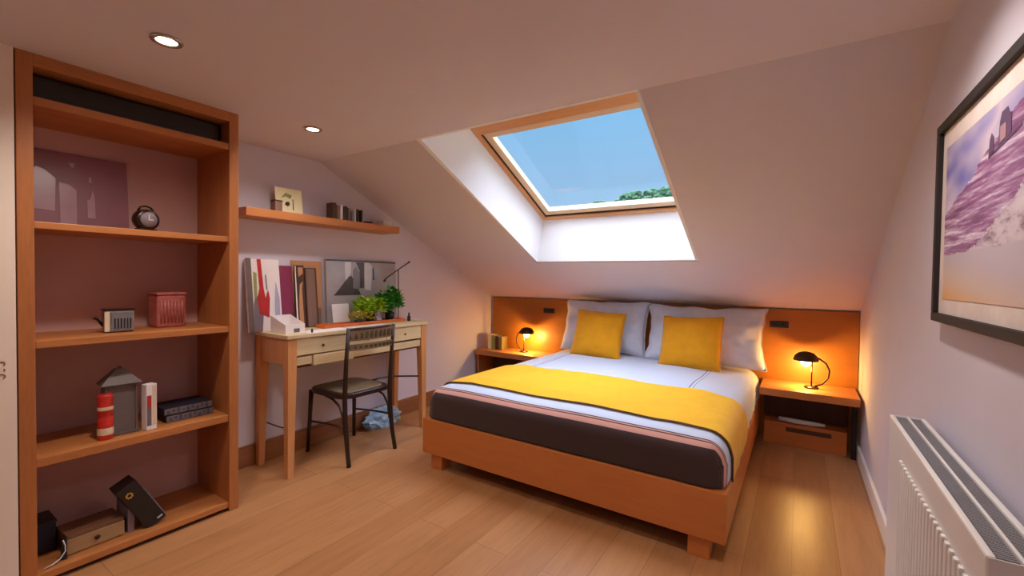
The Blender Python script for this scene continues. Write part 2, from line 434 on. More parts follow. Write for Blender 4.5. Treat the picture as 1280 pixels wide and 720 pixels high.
MB().lathe([(0, -.022), (.040, -.022), (.045, -.016), (.045, .016), (.040, .022), (0, .022)], 'bronze', 28, (0, 0, .052), Vector((1, 0, 0))).box((-.02, -.034, 0), (.02, .034, .014), 'bronze', .003).build('case', ck)
MB().lathe([(0, .0225), (.032, .0225), (.032, .0245), (0, .0245)], 'lilacgrey', 28, (0, 0, .052), Vector((1, 0, 0))).build('dial', ck)
MB().box((.0246, -.002, .05), (.0256, .002, .074), 'cream').box((.0246, -.002, .05), (.0256, .017, .054), 'cream').build('hands', ck)
MB().tube([(0, .030, .09), (0, .02, .106), (0, 0, .112), (0, -.02, .106), (0, -.030, .09)], .004, 'bronze').build('carry_handle', ck)

cm = thing('retro_radio', 'small silver and cream retro radio on the middle shelf', 'radio', (-2.415, .640, .9), R(-6))
MB().box((-.03, -.045, .003), (.03, .052, .092), 'silver', .006).build('body', cm)
MB().box((.0302, -.044, .006), (.034, -.028, .088), 'cream', .001).build('cream_trim', cm)
fr = MB().box((.0302, -.022, .008), (.033, .048, .084), 'greymid', .001)
for q in range(6): fr.box((.0332, -.014+q*.010, .016), (.0342, -.009+q*.010, .06), 'darkmetal')
fr.build('speaker_grille', cm)
MB().box((-.032, -.047, .092), (.032, .054, .099), 'bronze', .002).build('lid', cm)
MB().tube([(0, -.044, .03), (0, -.060, .055), (0, -.070, .066)], [.006, .005, .009], 'bronze').build('crank', cm)
rb = thing('glass_jar', 'square faded red ribbed glass jar at the back of the middle shelf', 'jar', (-2.50, .845, .9), R(4))
rr = MB().box((-.045, -.058, 0), (.045, .058, .150), 'rust', .01)
for q in range(7): rr.tube([(.046, -.042+q*.014, .02), (.047, -.042+q*.014, .08), (.046, -.042+q*.014, .128)], [.004, .006, .004], 'rust', 6)
rr.build('ribbed_body', rb)
MB().box((-.048, -.061, .150), (.048, .061, .162), 'rust', .004).build('lid', rb)

ln = thing('lantern', 'grey house-shaped lantern with a pointed roof on the fourth shelf', 'lantern', (-2.40, .640, .473), R(-4))
lb = MB().box((-.045, -.055, 0), (.045, .06, .012), 'lantern', .002)
for yy in (-.050, .047): lb.box((-.04, yy, .012), (.04, yy+.008, .205), 'lantern', .001)
lb.box((-.04, -.042, .012), (.032, .047, .205), 'slate')
lb.box((-.045, -.055, .205), (.045, .06, .213), 'lantern', .001)
lb.build('body', ln)
MB().hexa([(-.05, -.064, .213), (.05, -.064, .213), (.05, .069, .213), (-.05, .069, .213), (-.012, -.012, .274), (.012, -.012, .274), (.012, .016, .274), (-.012, .016, .274)], 'lantern').box((-.006, -.004, .274), (.006, .008, .284), 'lantern', .002).build('roof', ln)
rd = thing('tin_can', 'slim red tin can standing left of the grey lantern', 'tin', (-2.352, .585, .473))
MB().lathe([(0, 0), (.024, 0), (.025, .004), (.025, .09), (.022, .096), (.025, .102), (.025, .176), (.021, .184), (0, .184)], 'redtin', 24).build('can', rd)
MB().lathe([(.0255, .02), (.0258, .022), (.0258, .046), (.0255, .048)], 'cream', 24).build('label_band', rd)
MB().lathe([(.0255, .12), (.0258, .122), (.0258, .132), (.0255, .134)], 'cream', 24).build('label_band', rd)
wb = thing('carton', 'white carton with a red label right of the grey lantern', 'carton', (-2.352, .727, .473), R(10))
MB().box((-.02, -.018, 0), (.02, .022, .198), 'paper', .003).build('body', wb)
MB().box((.0202, -.016, .02), (.0215, .0, .15), 'slate').box((.0216, -.014, .100), (.0224, -.001, .148), 'red').build('front_label', wb)
MB().box((.0202, .004, .02), (.0210, .018, .19), 'cream').build('side_strip', wb)
for i, (z0, y0, y1, lab) in enumerate(((0, .798, .990, 'dark blue patterned box lying flat on the fourth shelf, lower of two'), (.034, .790, .985, 'dark blue patterned box lying on top of another on the fourth shelf'))):
    nb = thing('flat_box', lab, 'box', (-2.46, (y0+y1)/2, .473+z0+.0003), 0, 'dark blue boxes on the fourth shelf')
    hw = (y1-y0)/2
    MB().box((-.07, -hw, 0), (.082, hw, .032), 'navydk', .003).build('body', nb)
    fb = MB()
    for q in range(9): fb.box((.0824, -hw+.012+q*.019, .006+(q % 2)*.006), (.084, -hw+.024+q*.019, .02+(q % 3)*.004), 'navy')
    fb.box((.0822, -hw+.003, .003), (.0832, hw-.003, .029), 'slate'); fb.build('front_pattern', nb)

wx = thing('wooden_box', 'brown wooden box with a paler front on the bottom shelf', 'box', (-2.43, .555, .046), R(2))
MB().box((-.06, -.088, 0), (.07, .088, .078), 'box', .004).build('body', wx)
MB().box((.0702, -.088, .004), (.076, .088, .062), 'boxrim', .002).build('front_panel', wx)
MB().lathe([(0, 0), (.007, .001), (.009, .006), (.005, .010), (0, .011)], 'bronze', 14, (.077, 0, .036), Vector((1, 0, 0))).build('knob', wx)
up = thing('upright_book', 'lilac grey book standing between the brown box and black case', 'book', (-2.43, .668, .046))
MB().box((-.07, -.011, 0), (.07, .011, .15), 'lilacgrey', .002).build('cover', up)
MB().box((-.067, -.008, .1502), (.066, .008, .1512), 'paper').build('page_block', up)
hd = thing('hardback_case', 'black case with a yellow emblem leaning on the lilac grey book', 'case', (-2.378, .757, .0485))
rot = (R(28), 0, 0)
MB().box((-.05, -.040, .006), (.04, .036, .235), 'black', .005).build('shell', hd, rot=rot)
e = MB()
for q in range(8):
    a = q*math.pi/4; e.box((.0402, -.012+.010*math.cos(a)-.003, .192+.010*math.sin(a)-.003), (.0418, -.012+.010*math.cos(a)+.003, .192+.010*math.sin(a)+.003), 'gold')
e.build('emblem', hd, rot=rot)
MB().box((-.042, .0362, .02), (.036, .040, .180), 'lilacgrey', .001).build('page_edge', hd, rot=rot)
MB().box((.0402, .008, .022), (.0412, .028, .029), 'greylt').build('small_label', hd, rot=rot)
bk_ = thing('dark_box', 'dark box in the left corner of the bottom shelf', 'box', (-2.50, .422, .046))
MB().box((-.07, -.038, 0), (.05, .038, .11), 'navydk', .004).build('body', bk_)
MB().box((-.073, -.040, .1102), (.053, .040, .122), 'black', .003).build('lid', bk_)
cb_ = MB().tube([(-2.33, .455, .125), (-2.335, .462, .10), (-2.332, .462, .08), (-2.325, .447, .062), (-2.318, .425, .053), (-2.312, .40, .050)], .0022, 'greylt', 8).build('cable')
tag(cb_, 'thin grey cable trailing over the bottom bookcase shelf', 'cable')
cbx = MB().box((-2.352, .452, .0463), (-2.334, .468, .128), 'black', .003).build('power_adapter')
tag(cbx, 'small black power adapter standing by the grey cable on the bottom shelf', 'adapter')

# small brown lettering on the nook panel
wm = MB()
for pts in ([(0, 0), (.006, .004), (.011, .001), (.012, -.006), (.008, -.011)], [(.010, -.022), (.012, -.026), (.009, -.029)], [(.001, -.040), (.007, -.040), (.012, -.044), (.012, -.051), (.007, -.055)]):
    wm.tube([(XN+.0012, .296+a, .835+b) for a, b in pts], .0016, 'brownmark', 6)
tag(wm.build('wall_lettering'), 'small brown curly lettering on the pale panel left of the bookcase', 'lettering')

# ------------------------------------------------------------------ floating shelf and contents
FX = -2.555
fs_ = tag(MB().box((XL+.001, 1.225, 1.478), (FX, 2.335, 1.526), 'oakY', .004).build('floating_shelf'), 'narrow honey oak floating shelf on the wall above the desk', 'shelf')
zf = 1.5263
gc = thing('greeting_card', 'large cream card with a green sketch on the floating shelf', 'card', (-2.66, 1.535, zf))
rt = (0, R(-8), 0)
MB().box((-.002, -.085, 0), (.002, .085, .165), 'card').build('sheet', gc, rot=rt)
g_ = MB(); strip(g_, [(-.05, .1), (-.02, .135), (.02, .125), (.01, .1), (-.02, .112)], 'green', .0022)
strip(g_, [(-.03, .06), (-.012, .05), (.002, .06), (.0, .08), (-.02, .078)], 'greydk', .0022); strip(g_, [(.02, .03), (.026, .03), (.027, .1), (.022, .1)], 'greydk', .0022)
g_.build('ink_sketch', gc, rot=rt)
sb = thing('tan_block', 'small taupe block at the left end of the floating shelf', 'block', (-2.62, 1.432, zf))
MB().box((-.03, -.022, 0), (.02, .022, .062), 'taupe', .003).build('body', sb)
MB().box((-.032, -.024, .0623), (.022, .024, .070), 'umber', .002).build('cap', sb)
books = [(1.812, .026, .112, 'umber', 'dark brown book, first from the left on the floating shelf'), (1.842, .020, .1, 'taupe', 'taupe book second from the left on the floating shelf'),
         (1.866, .016, .104, 'paper', 'white book between taupe and dark grey books, floating shelf'), (1.897, .028, .100, 'greydk', 'thick dark grey book in the floating shelf row'),
         (1.926, .018, .092, 'slate', 'short slate grey book right of the thick dark grey one'), (1.975, .012, .088, 'greylt', 'pale grey thin book standing apart on the floating shelf'),
         (2.000, .010, .094, 'umber', 'thin dark brown booklet, left of two near the shelf end'), (2.030, .010, .092, 'greydk', 'thin charcoal booklet, right of two near the shelf end')]
for y, w_, h_, m_, lab in books:
    bo = thing('book', lab, 'book', (-2.66, y, zf), 0, 'books on the floating shelf')
    MB().box((-.02, -w_/2, 0), (.050, -w_/2+.002, h_), m_).box((-.02, w_/2-.002, 0), (.050, w_/2, h_), m_).box((.050, -w_/2, 0), (.053, w_/2, h_), m_, .0006).build('cover', bo)
    MB().box((-.018, -w_/2+.0021, .002), (.0498, w_/2-.0021, h_-.003), 'paper').build('pages', bo)
sc_ = tag(MB().lathe([(0, 0), (.022, 0), (.030, .012), (.032, .02), (.028, .02), (.02, .005), (0, .004)], 'umber', 20, (-2.63, 2.10, zf)).build('small_bowl'), 'tiny dark bowl near the right end of the floating shelf', 'bowl')
wt = tag(MB().box((-2.70, 2.235, zf), (-2.62, 2.315, zf+.045), 'paper', .006).build('small_white_box'), 'small white box at the right end of the floating shelf', 'box')

# ------------------------------------------------------------------ desk
DX0, DX1, DY0, DY1, DZ = -2.728, -2.381, 1.365, 2.454, .812
dk_ = thing('writing_desk', 'long narrow honey oak desk with skylight painted into its pale drawer fronts', 'desk', (-2.555, 1.91, 0))
D = lambda x, y, z: (x+2.555, y-1.91, z)
tb = MB(); tb.box(D(DX0, DY0-.008, DZ-.022), D(DX1+.010, DY1+.012, DZ), 'deskpale', .003); tb.build('tabletop', dk_)
def leg(x0, y0, m='deskside'):
    b = MB(); s0, s1 = .052, .034
    sx = 1 if x0 > -2.5 else 0; sy = 1 if y0 > 2 else 0
    X0, Y0 = D(x0, y0, 0)[:2]
    top = [(X0, Y0), (X0+s0, Y0), (X0+s0, Y0+s0), (X0, Y0+s0)]
    ox, oy = (s0-s1)*sx, (s0-s1)*sy
    bot = [(X0+ox, Y0+oy), (X0+ox+s1, Y0+oy), (X0+ox+s1, Y0+oy+s1), (X0+ox, Y0+oy+s1)]
    b.hexa([(x, y, 0) for x, y in bot]+[(x, y, .618) for x, y in top], m)
    b.box((X0, Y0, .618), (X0+s0, Y0+s0, DZ-.0225), m); return b.build('leg', dk_)
for lx in (DX0, DX1-.052):
    for ly in (DY0, DY1-.052): leg(lx, ly)
MB().box(D(DX0+.052, DY0+.004, .64), D(DX1-.052, DY0+.024, DZ-.0225), 'deskside').build('side_apron', dk_)
MB().box(D(DX0+.052, DY1-.024, .64), D(DX1-.052, DY1-.004, DZ-.0225), 'deskside').build('side_apron', dk_)
MB().box(D(DX0+.004, DY0+.052, .64), D(DX0+.022, DY1-.052, DZ-.0225), 'deskside').build('back_apron', dk_)
MB().box(D(DX1-.052, DY0+.0525, .688), D(DX1-.0245, DY1-.0525, DZ-.0225), 'deskpale').box(D(DX1-.052, DY0+.0525, .612), D(DX1-.0425, DY1-.0525, .686), 'umber').build('front_rail', dk_)
a = DY0+.054
for yy0, yy1 in ((a, a+.325), (a+.329, a+.650), (a+.654, DY1-.054)):
    d_ = MB().box(D(DX1-.024, yy0, .690), D(DX1-.004, yy1, DZ-.026), 'deskpale', .002).build('drawer', dk_)
    MB().lathe([(0, 0), (.005, .001), (.008, .007), (.004, .011), (0, .012)], 'bronze', 12, D(DX1-.004, (yy0+yy1)/2, .735), Vector((1, 0, 0))).build('knob', d_)
MB().box(D(DX1-.042, DY0+.054, .632), D(DX1-.014, a+.10, .680), 'deskpale', .002).build('lower_rail_block', dk_)
MB().box(D(DX1-.042, a+.104, .620), D(DX1-.002, a+.38, .682), 'deskpale', .003).build('low_drawer', dk_)
MB().box(D(DX1-.042, a+.384, .628), D(DX1-.014, DY1-.054, .676), 'deskpale', .002).build('lower_rail_block', dk_)

# -- desk contents; tall flat pieces lean on the wall
zd = DZ+.0003
def leaner(name, lab, cat, x, y0, y1, h, th, m, tilt=5, yaw=0, group=None, part='panel'):
    o = thing(name, lab, cat, (x, (y0+y1)/2, zd), R(yaw), group); hw = (y1-y0)/2
    rt = (0, R(-tilt), 0)
    MB().box((-th, -hw, 0), (0, hw, h), m, .002).build(part, o, rot=rt)
    return o, rt, hw
o, rt, hw = leaner('abstract_painting', 'tall red and white abstract canvas leaning at the left end of the desk', 'painting', -2.668, 1.30, 1.497, .435, .018, 'paper', 7, part='canvas')
pr = MB()
strip(pr, [(-hw, .0), (-hw+.03, .0), (-hw+.03, .44), (-hw, .44)][:4], 'slate', .0006)
strip(pr, [(-hw+.03, 0), (-hw+.075, 0), (-hw+.09, .14), (-hw+.07, .2), (-hw+.045, .22), (-hw+.032, .16)], 'lilacgrey', .0006)
strip(pr, [(-.035, .11), (.02, .08), (.03, .2), (.022, .25), (.004, .2), (-.004, .26), (-.012, .435), (-.035, .435), (-.028, .26), (-.045, .2)], 'red', .0016)
strip(pr, [(-.06, .2), (-.045, .2), (-.04, .35), (-.06, .36)], 'green', .0016)
strip(pr, [(.012, .25), (.018, .25), (.014, .345), (.008, .335)], 'slate', .0026)
strip(pr, [(.055, .02), (.085, .02), (.088, .2), (.07, .3), (.058, .17)], 'lilac', .0026)
pr.build('brush_marks', o, rot=rt)
o, rt, hw = leaner('plum_panel', 'plain plum coloured panel beside the abstract canvas', 'panel', -2.685, 1.502, 1.585, .40, .012, 'magenta', 6)
o, rt, hw = leaner('tan_board', 'wide tan board leaning behind the narrow brown boards', 'board', -2.716, 1.588, 1.80, .435, .010, 'kraft', 3)
pr = MB(); strip(pr, [(-hw+.08, .0), (hw-.01, .0), (hw-.01, .12), (-hw+.08, .13)], 'taupe', .0006); pr.build('lower_band', o, rot=rt)
o, rt, hw = leaner('narrow_board', 'narrow brown and white streaked board left of the taupe one', 'board', -2.668, 1.590, 1.652, .405, .012, 'umber', 5)
pr = MB(); strip(pr, [(-hw, .0), (-hw+.010, .0), (-hw+.006, .40), (-hw, .40)], 'paper', .0006); strip(pr, [(-.012, .0), (.018, .0), (.012, .25), (.02, .3), (-.002, .28), (-.010, .18)], 'kraft', .0006); strip(pr, [(-.008, .33), (.022, .35), (.022, .39), (-.01, .39)], 'kraft', .0006); pr.build('pale_streaks', o, rot=rt)
o, rt, hw = leaner('framed_board', 'taupe board with a dark brown rim leaning on the tan board', 'board', -2.666, 1.660, 1.742, .39, .012, 'umber', 6)
MB().box((.0003, -hw+.007, .006), (.0022, hw-.014, .383), 'taupe').build('face', o, rot=rt)
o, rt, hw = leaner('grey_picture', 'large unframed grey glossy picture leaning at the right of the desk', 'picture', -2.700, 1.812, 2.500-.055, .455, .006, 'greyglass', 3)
pr = MB(); q_ = .0004  # edge strips, then light and dark shapes painting reflections in the glass
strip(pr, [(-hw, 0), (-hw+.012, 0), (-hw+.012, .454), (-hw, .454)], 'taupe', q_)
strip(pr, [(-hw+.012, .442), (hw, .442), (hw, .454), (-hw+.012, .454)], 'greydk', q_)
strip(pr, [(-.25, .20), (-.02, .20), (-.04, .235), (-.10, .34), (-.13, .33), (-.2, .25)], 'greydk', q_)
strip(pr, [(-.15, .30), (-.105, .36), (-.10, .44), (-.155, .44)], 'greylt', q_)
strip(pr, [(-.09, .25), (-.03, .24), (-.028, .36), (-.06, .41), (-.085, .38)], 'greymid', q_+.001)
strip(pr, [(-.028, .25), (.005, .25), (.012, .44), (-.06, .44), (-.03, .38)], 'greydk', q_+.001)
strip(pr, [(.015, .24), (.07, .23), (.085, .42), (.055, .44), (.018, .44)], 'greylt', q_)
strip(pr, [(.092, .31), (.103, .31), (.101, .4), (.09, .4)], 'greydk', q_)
pr.build('painted_reflections', o, rot=rt)
o, rt, hw = leaner('blank_card', 'blank white card leaning on the grey picture', 'card', -2.655, 1.842, 1.975, .145, .003, 'paper', 9)
# tray and papers
ty = thing('wooden_tray', 'orange wooden tray holding the plants on the desk', 'tray', (-2.562, 2.02, zd))
MB().box((-.048, -.34, 0), (.048, .34, .006), 'tray', .001).build('base', ty)
for a_, b_ in (((-.048, -.34, .006), (-.042, .34, .022)), ((.042, -.34, .006), (.048, .34, .022)), ((-.042, -.34, .006), (.042, -.334, .022)), ((-.042, .334, .006), (.042, .34, .022))):
    MB().box(a_, b_, 'tray', .001).build('rim', ty)
tag(MB().box((-2.508, 1.50, zd), (-2.385, 1.78, zd+.0016), 'paper').build('paper_sheet'), 'white paper sheet on the front of the desk beside the white box', 'paper')
tag(MB().box((-2.502, 1.80, zd), (-2.39, 2.10, zd+.0014), 'mat').build('paper_sheet'), 'off-white paper sheet on the desk in front of the orange tray', 'paper')
wb_ = thing('paper_box', 'low white open paper box at the near left corner of the desk', 'box', (-2.50, 1.437, zd+.0002))
MB().box((-.09, -.058, 0), (.07, .058, .004), 'paper').box((-.09, -.058, .004), (-.086, .058, .10), 'paper').box((.066, -.058, .004), (.07, .058, .055), 'paper').build('tray_walls', wb_)
MB().hexa([(-.086, -.058, .004), (.066, -.058, .004), (.066, -.054, .004), (-.086, -.054, .004), (-.086, -.058, .10), (.066, -.058, .055), (.066, -.054, .055), (-.086, -.054, .10)], 'paper').build('sloped_side', wb_)
MB().hexa([(-.086, .054, .004), (.066, .054, .004), (.066, .058, .004), (-.086, .058, .004), (-.086, .054, .10), (.066, .054, .055), (.066, .058, .055), (-.086, .058, .10)], 'paper').build('sloped_side', wb_)
MB().box((.0702, -.01, .008), (.0712, .025, .03), 'slate').build('grey_print', wb_)
tag(MB().lathe([(0, 0), (.006, 0), (.006, .018), (.003, .024), (0, .024)], 'darkmetal', 12, (-2.398, 1.52, zd+.0017)).build('pen_cap'), 'tiny dark cap standing at the front edge of the desk', 'cap')

def plant(name, lab, loc, pot_r, pot_h, potm, n, spread, hgt, leafm, lsize, extra=None, seed=1):
    rnd = random.Random(seed); o = thing(name, lab, 'plant', loc)
    MB().lathe([(0, 0), (pot_r*.78, 0), (pot_r, pot_h), (pot_r*.9, pot_h), (pot_r*.86, pot_h*.85), (0, pot_h*.85)], potm, 20).build('pot', o)
    MB().lathe([(0, pot_h*.86), (pot_r*.85, pot_h*.86), (pot_r*.8, pot_h*.9), (0, pot_h*.92)], 'soil', 16).build('soil', o)
    st = MB(); lf = MB()
    for i in range(n):
        a = rnd.random()*2*math.pi; rr = spread*math.sqrt(rnd.random()); z = pot_h+hgt*(.25+.75*rnd.random())*(1-.35*(rr/spread)**2)
        p = Vector((rr*math.cos(a)*.62, rr*math.sin(a), z))
        if i % 3 == 0: st.tube([(0, 0, pot_h*.8), (p.x*.4, p.y*.4, pot_h+(z-pot_h)*.6), p], .0014, leafm, 5)
        d = Vector((math.cos(a)*.6+.3, math.sin(a), rnd.uniform(-.3, .8))).normalized(); sd = d.cross(Vector((0, 0, 1))).normalized()*lsize*.42
        nn = d.cross(sd).normalized()*lsize*.12; L_ = lsize*rnd.uniform(.8, 1.3)
        vs = [p, p+d*L_*.35+sd+nn, p+d*L_*.75+sd*.7, p+d*L_, p+d*L_*.75-sd*.7, p+d*L_*.35-sd+nn, p+d*L_*.5-nn]
        v = [lf.bm.verts.new(q) for q in vs]
        f_ = [lf.bm.faces.new([v[0], v[1], v[6]]), lf.bm.faces.new([v[1], v[2], v[6]]), lf.bm.faces.new([v[2], v[3], v[6]]), lf.bm.faces.new([v[3], v[4], v[6]]), lf.bm.faces.new([v[4], v[5], v[6]]), lf.bm.faces.new([v[5], v[0], v[6]])]
        lf._fin(f_, leafm, True)
    st.build('stems', o); lf.build('foliage', o)
    if extra:
        eb = MB()
        for i in range(extra):
            a = rnd.random()*6.28; rr = spread*rnd.random(); c_ = (rr*math.cos(a)*.6+.012, rr*math.sin(a), pot_h+hgt*rnd.uniform(.2, .9))
            eb.lathe([(0, -.006), (.006, -.002), (.007, .003), (0, .007)], 'blossom', 8, c_)
        eb.build('blossoms', o)
    return o
zt = zd+.0065
plant('potted_plant', 'lime green leafy plant behind the flower pots on the tray', (-2.612+.03, 2.09, zt), .032, .055, 'pot', 190, .115, .135, 'leafA', .040, seed=3)
plant('potted_plant', 'tall dark green bushy plant at the right end of the tray', (-2.575, 2.262, zt), .036, .065, 'pot', 230, .100, .180, 'leafB', .040, seed=4)
plant('succulent', 'small olive succulent with orange buds left of the lilac card', (-2.548, 1.955, zt), .024, .028, 'pot', 80, .060, .070, 'leafC', .024, 10, seed=5)
plant('succulent', 'small orange flowering succulent in the tray beside the lilac card', (-2.546, 2.062, zt), .022, .024, 'pot', 50, .050, .055, 'leafC', .020, 12, seed=6)
lc = thing('lilac_card', 'small tilted lilac card between the two leafy plants', 'card', (-2.535, 2.135, zt))
MB().box((-.002, -.022, 0), (.002, .022, .075), 'lilac').build('sheet', lc, rot=(R(12), R(-8), 0))
bt = thing('ink_bottle', 'small black bottle at the right end of the desk', 'bottle', (-2.50, 2.385, zd))
MB().lathe([(0, 0), (.012, 0), (.013, .004), (.013, .034), (.006, .044), (.006, .052), (0, .052)], 'black', 18).build('body', bt)
MB().lathe([(0, .0522), (.007, .0522), (.007, .064), (0, .064)], 'darkmetal', 18).build('cap', bt)
al = thing('desk_lamp', 'slender black angled desk lamp behind the dark green plant', 'lamp', (-2.64, 2.405, zd))
MB().lathe([(0, 0), (.03, 0), (.032, .004), (.03, .008), (0, .009)], 'black', 20).build('base', al)
MB().tube([(0, 0, .009), (.002, 0, .2), (.0, -.002, .39)], .003, 'darkmetal').build('stem', al)
arm = MB().tube([(-.008, -.118, .325), (0, -.02, .385), (.018, .088, .452)], .0045, 'black').build('arm', al)
MB().tube([(-.010, -.135, .30), (-.008, -.118, .325)], [.009, .006], 'black').build('lamp_head', arm)
MB().lathe([(0, -.008), (.008, -.003), (.008, .004), (0, .009)], 'black', 12, (.018, .092, .455)).build('counterweight', arm)

# ------------------------------------------------------------------ chair
ch = thing('bentwood_chair', 'black bentwood chair with cane back slats pulled up to the desk', 'chair', (-2.46, 1.84, 0))
hw = .175
for s in (-1, 1):
    y = s*hw
    MB().tube([(.222, y*1.03, 0), (.195, y, .14), (.175, y, .32), (.172, y, .42), (.185, y, .63), (.205, y*1.0, .835)], [.013, .014, .015, .015, .013, .011], 'chairwood', 12).build('back_leg', ch)
    MB().tube([(-.205, y*1.02, 0), (-.195, y*.98, .2), (-.188, y*.94, .405)], [.012, .013, .015], 'chairwood', 12).build('front_leg', ch)
    MB().tube([(.17, y, .20), (.155, y, .29), (.115, y*.98, .35), (.04, y*.94, .38), (-.04, y*.92, .388)], .007, 'chairwood', 8).build('brace', ch)
def seatring(r0, z0, z1, m, name, scale=1):
    b = MB(); n = 48
    P = []
    for i in range(n):
        a = 2*math.pi*i/n; c_, s_ = math.cos(a), math.sin(a)
        e_ = 2/5; P.append((math.copysign(abs(c_)**e_, c_)*.195*scale, math.copysign(abs(s_)**e_, s_)*(.19+.0*c_)*scale))
    lo_ = [b.bm.verts.new((x-.01, y, z0)) for x, y in P]; hi_ = [b.bm.verts.new((x-.01, y, z1)) for x, y in P]
    mid = [b.bm.verts.new((x*.97-.01, y*.97, z1+.006)) for x, y in P]
    fs = [b.bm.faces.new(list(reversed(lo_))), b.bm.faces.new(mid)]
    for i in range(n):
        j = (i+1) % n; fs += [b.bm.faces.new((lo_[i], lo_[j], hi_[j], hi_[i])), b.bm.faces.new((hi_[i], hi_[j], mid[j], mid[i]))]
    b._fin(fs, m); return b.build(name, ch)
seatring(0, .398, .422, 'chairwood', 'seat_rim')
tag(seatring(0, .423, .426, 'cane', 'seat', .86), 'worn brown woven seat', None)
def slat(z0, z1, name, sc=9):
    b = MB(); n = 10
    xs = lambda z: .185+(z-.63)/(.835-.63)*.020
    P = [(-hw+2*hw*i/n, .020*(1-((i-n/2)/(n/2))**2)) for i in range(n+1)]
    for i in range(n):
        (y0, b0), (y1, b1) = P[i], P[i+1]
        b.hexa([(xs(z0)+b0, y0, z0), (xs(z0)+b0+.005, y0, z0), (xs(z0)+b1+.005, y1, z0), (xs(z0)+b1, y1, z0), (xs(z1)+b0, y0, z1), (xs(z1)+b0+.005, y0, z1), (xs(z1)+b1+.005, y1, z1), (xs(z1)+b1, y1, z1)], 'cane')
        b.box((xs((z0+z1)/2)+b0+.004, y0+.008, z0+.012), (xs((z0+z1)/2)+b0+.008, y0+.026, z1-.012), 'chairwood') if z1-z0 > .04 else None
    return b.build(name, ch)
slat(.755, .822, 'back_slat'); slat(.695, .735, 'back_slat')
MB().tube([(.203, -hw, .826), (.222, -.1, .83), (.228, 0, .83), (.222, .1, .83), (.203, hw, .826)], .008, 'chairwood').build('top_rail', ch)
for za in (.20,):
    MB().tube([(.185, -hw, za+.03), (0, -hw*.99, za+.02), (-.19, -hw*.97, za)], .007, 'chairwood', 8).build('side_stretcher', ch)
    MB().tube([(.185, hw, za+.03), (0, hw*.99, za+.02), (-.19, hw*.97, za)], .007, 'chairwood', 8).build('side_stretcher', ch)

# loose things under the desk
tag(MB().tube([(-2.70, 1.40, .26), (-2.66, 1.47, .215), (-2.68, 1.56, .17), (-2.71, 1.60, .12)], .004, 'black', 8).build('wall_cable'), 'black cable sagging beside the rear left desk leg', 'cable')
cr = MB(); rr = bmesh.ops.create_icosphere(cr.bm, subdivisions=4, radius=1)
for v in rr['verts']:
    n_ = noise.noise(v.co*3.1)*.35+abs(noise.noise(v.co*6.5))*.3
    v.co = Vector((v.co.x*.05, v.co.y*.15, max(v.co.z, -.75)*.08))*(1+n_)
    v.co += Vector((-2.655, 2.27, .062))
cr._fin(cr.bm.faces, 'bluebag'); cr.build('plastic_bag')
tag(bpy.data.objects['plastic_bag'], 'crumpled pale blue plastic bag on the floor under the desk', 'bag')
tag(MB().tube([(-2.50, 2.026, .418), (-2.49, 2.1, .425), (-2.47, 2.22, .42), (-2.415, 2.406, .395)], .006, 'black', 8).build('desk_rod'), 'thin black rod between the chair seat and right desk leg', 'rod')

# ------------------------------------------------------------------ headboard, nightstands
hbd = thing('headboard', 'wide orange veneer headboard panel filling the low back wall', 'headboard', (-1.2, YB, 0))
MB().box((XL+1.2+.03, -.024, 0), (XR+1.2-.004, -.001, .945), 'head', .002).build('panel', hbd)
MB().box((XL+1.2+.03, -.028, .938), (XR+1.2-.004, -.001, .95), 'head', .001).build('top_edge', hbd)
for xx, lab in ((-2.045, 'dark recessed switch plate on the headboard above the left lamp'), (-.118, 'dark recessed switch plate on the headboard above the right lamp')):
    so = thing('switch_plate', lab, 'switch', (xx, YB-.0245, .838), 0, 'switch plates on the headboard')
    MB().box((-.06, -.008, -.024), (.06, 0, .024), 'darkmetal', .003).build('plate', so)
    MB().box((-.045, -.012, -.012), (-.005, -.0083, .012), 'black', .001).build('rocker', so)
    MB().box((.005, -.012, -.012), (.045, -.0083, .012), 'black', .001).build('rocker', so)

NZ = .43
def nightstand(x0, x1, yf, lab):
    o = thing('nightstand', lab, 'nightstand', ((x0+x1)/2, YB-.03, 0), 0, 'wall-hung nightstands'); hw = (x1-x0)/2
    MB().box((-hw, yf-YB+.03, NZ-.05), (hw, 0, NZ), 'oakX', .003).build('top', o)
    return o, hw
n1, hw1 = nightstand(-.212, XR-.02, 3.44, 'wooden wall-hung nightstand shelf right of the bed')
MB().box((hw1-.028, -.20, 0), (hw1, -.17, NZ-.0505), 'black', .002).build('support_leg', n1)
MB().box((-hw1+.01, -.012, .16), (hw1-.03, 0, NZ-.0505), 'umber').build('back_board', n1)
n2, hw2 = nightstand(XL+.03, -1.935, 3.50, 'wooden wall-hung nightstand shelf left of the bed')
MB().box((-hw2, -.26, 0), (-hw2+.022, 0, NZ-.0505), 'oakZ', .002).build('side_panel', n2)
MB().box((-hw2+.022, -.012, .1), (hw2, 0, NZ-.0505), 'umber').build('back_board', n2)
sbx = thing('underbed_box', 'low tan wooden box on the floor below the right nightstand', 'box', (.065, 3.70, 0))
MB().box((-.255, -.06, 0), (.225, .06, .155), 'bedwood', .003).box((-.12, -.0625, .10), (.14, -.0602, .13), 'umber').build('body', sbx)
pw = MB()
pw.tube([(-.10, 3.66, .178), (0, 3.655, .176), (.10, 3.66, .174), (.17, 3.67, .172)], [.014, .017, .016, .010], 'linen', 12)
tag(pw.build('folded_cloth'), 'rolled white cloth on the low box below the right nightstand', 'cloth')

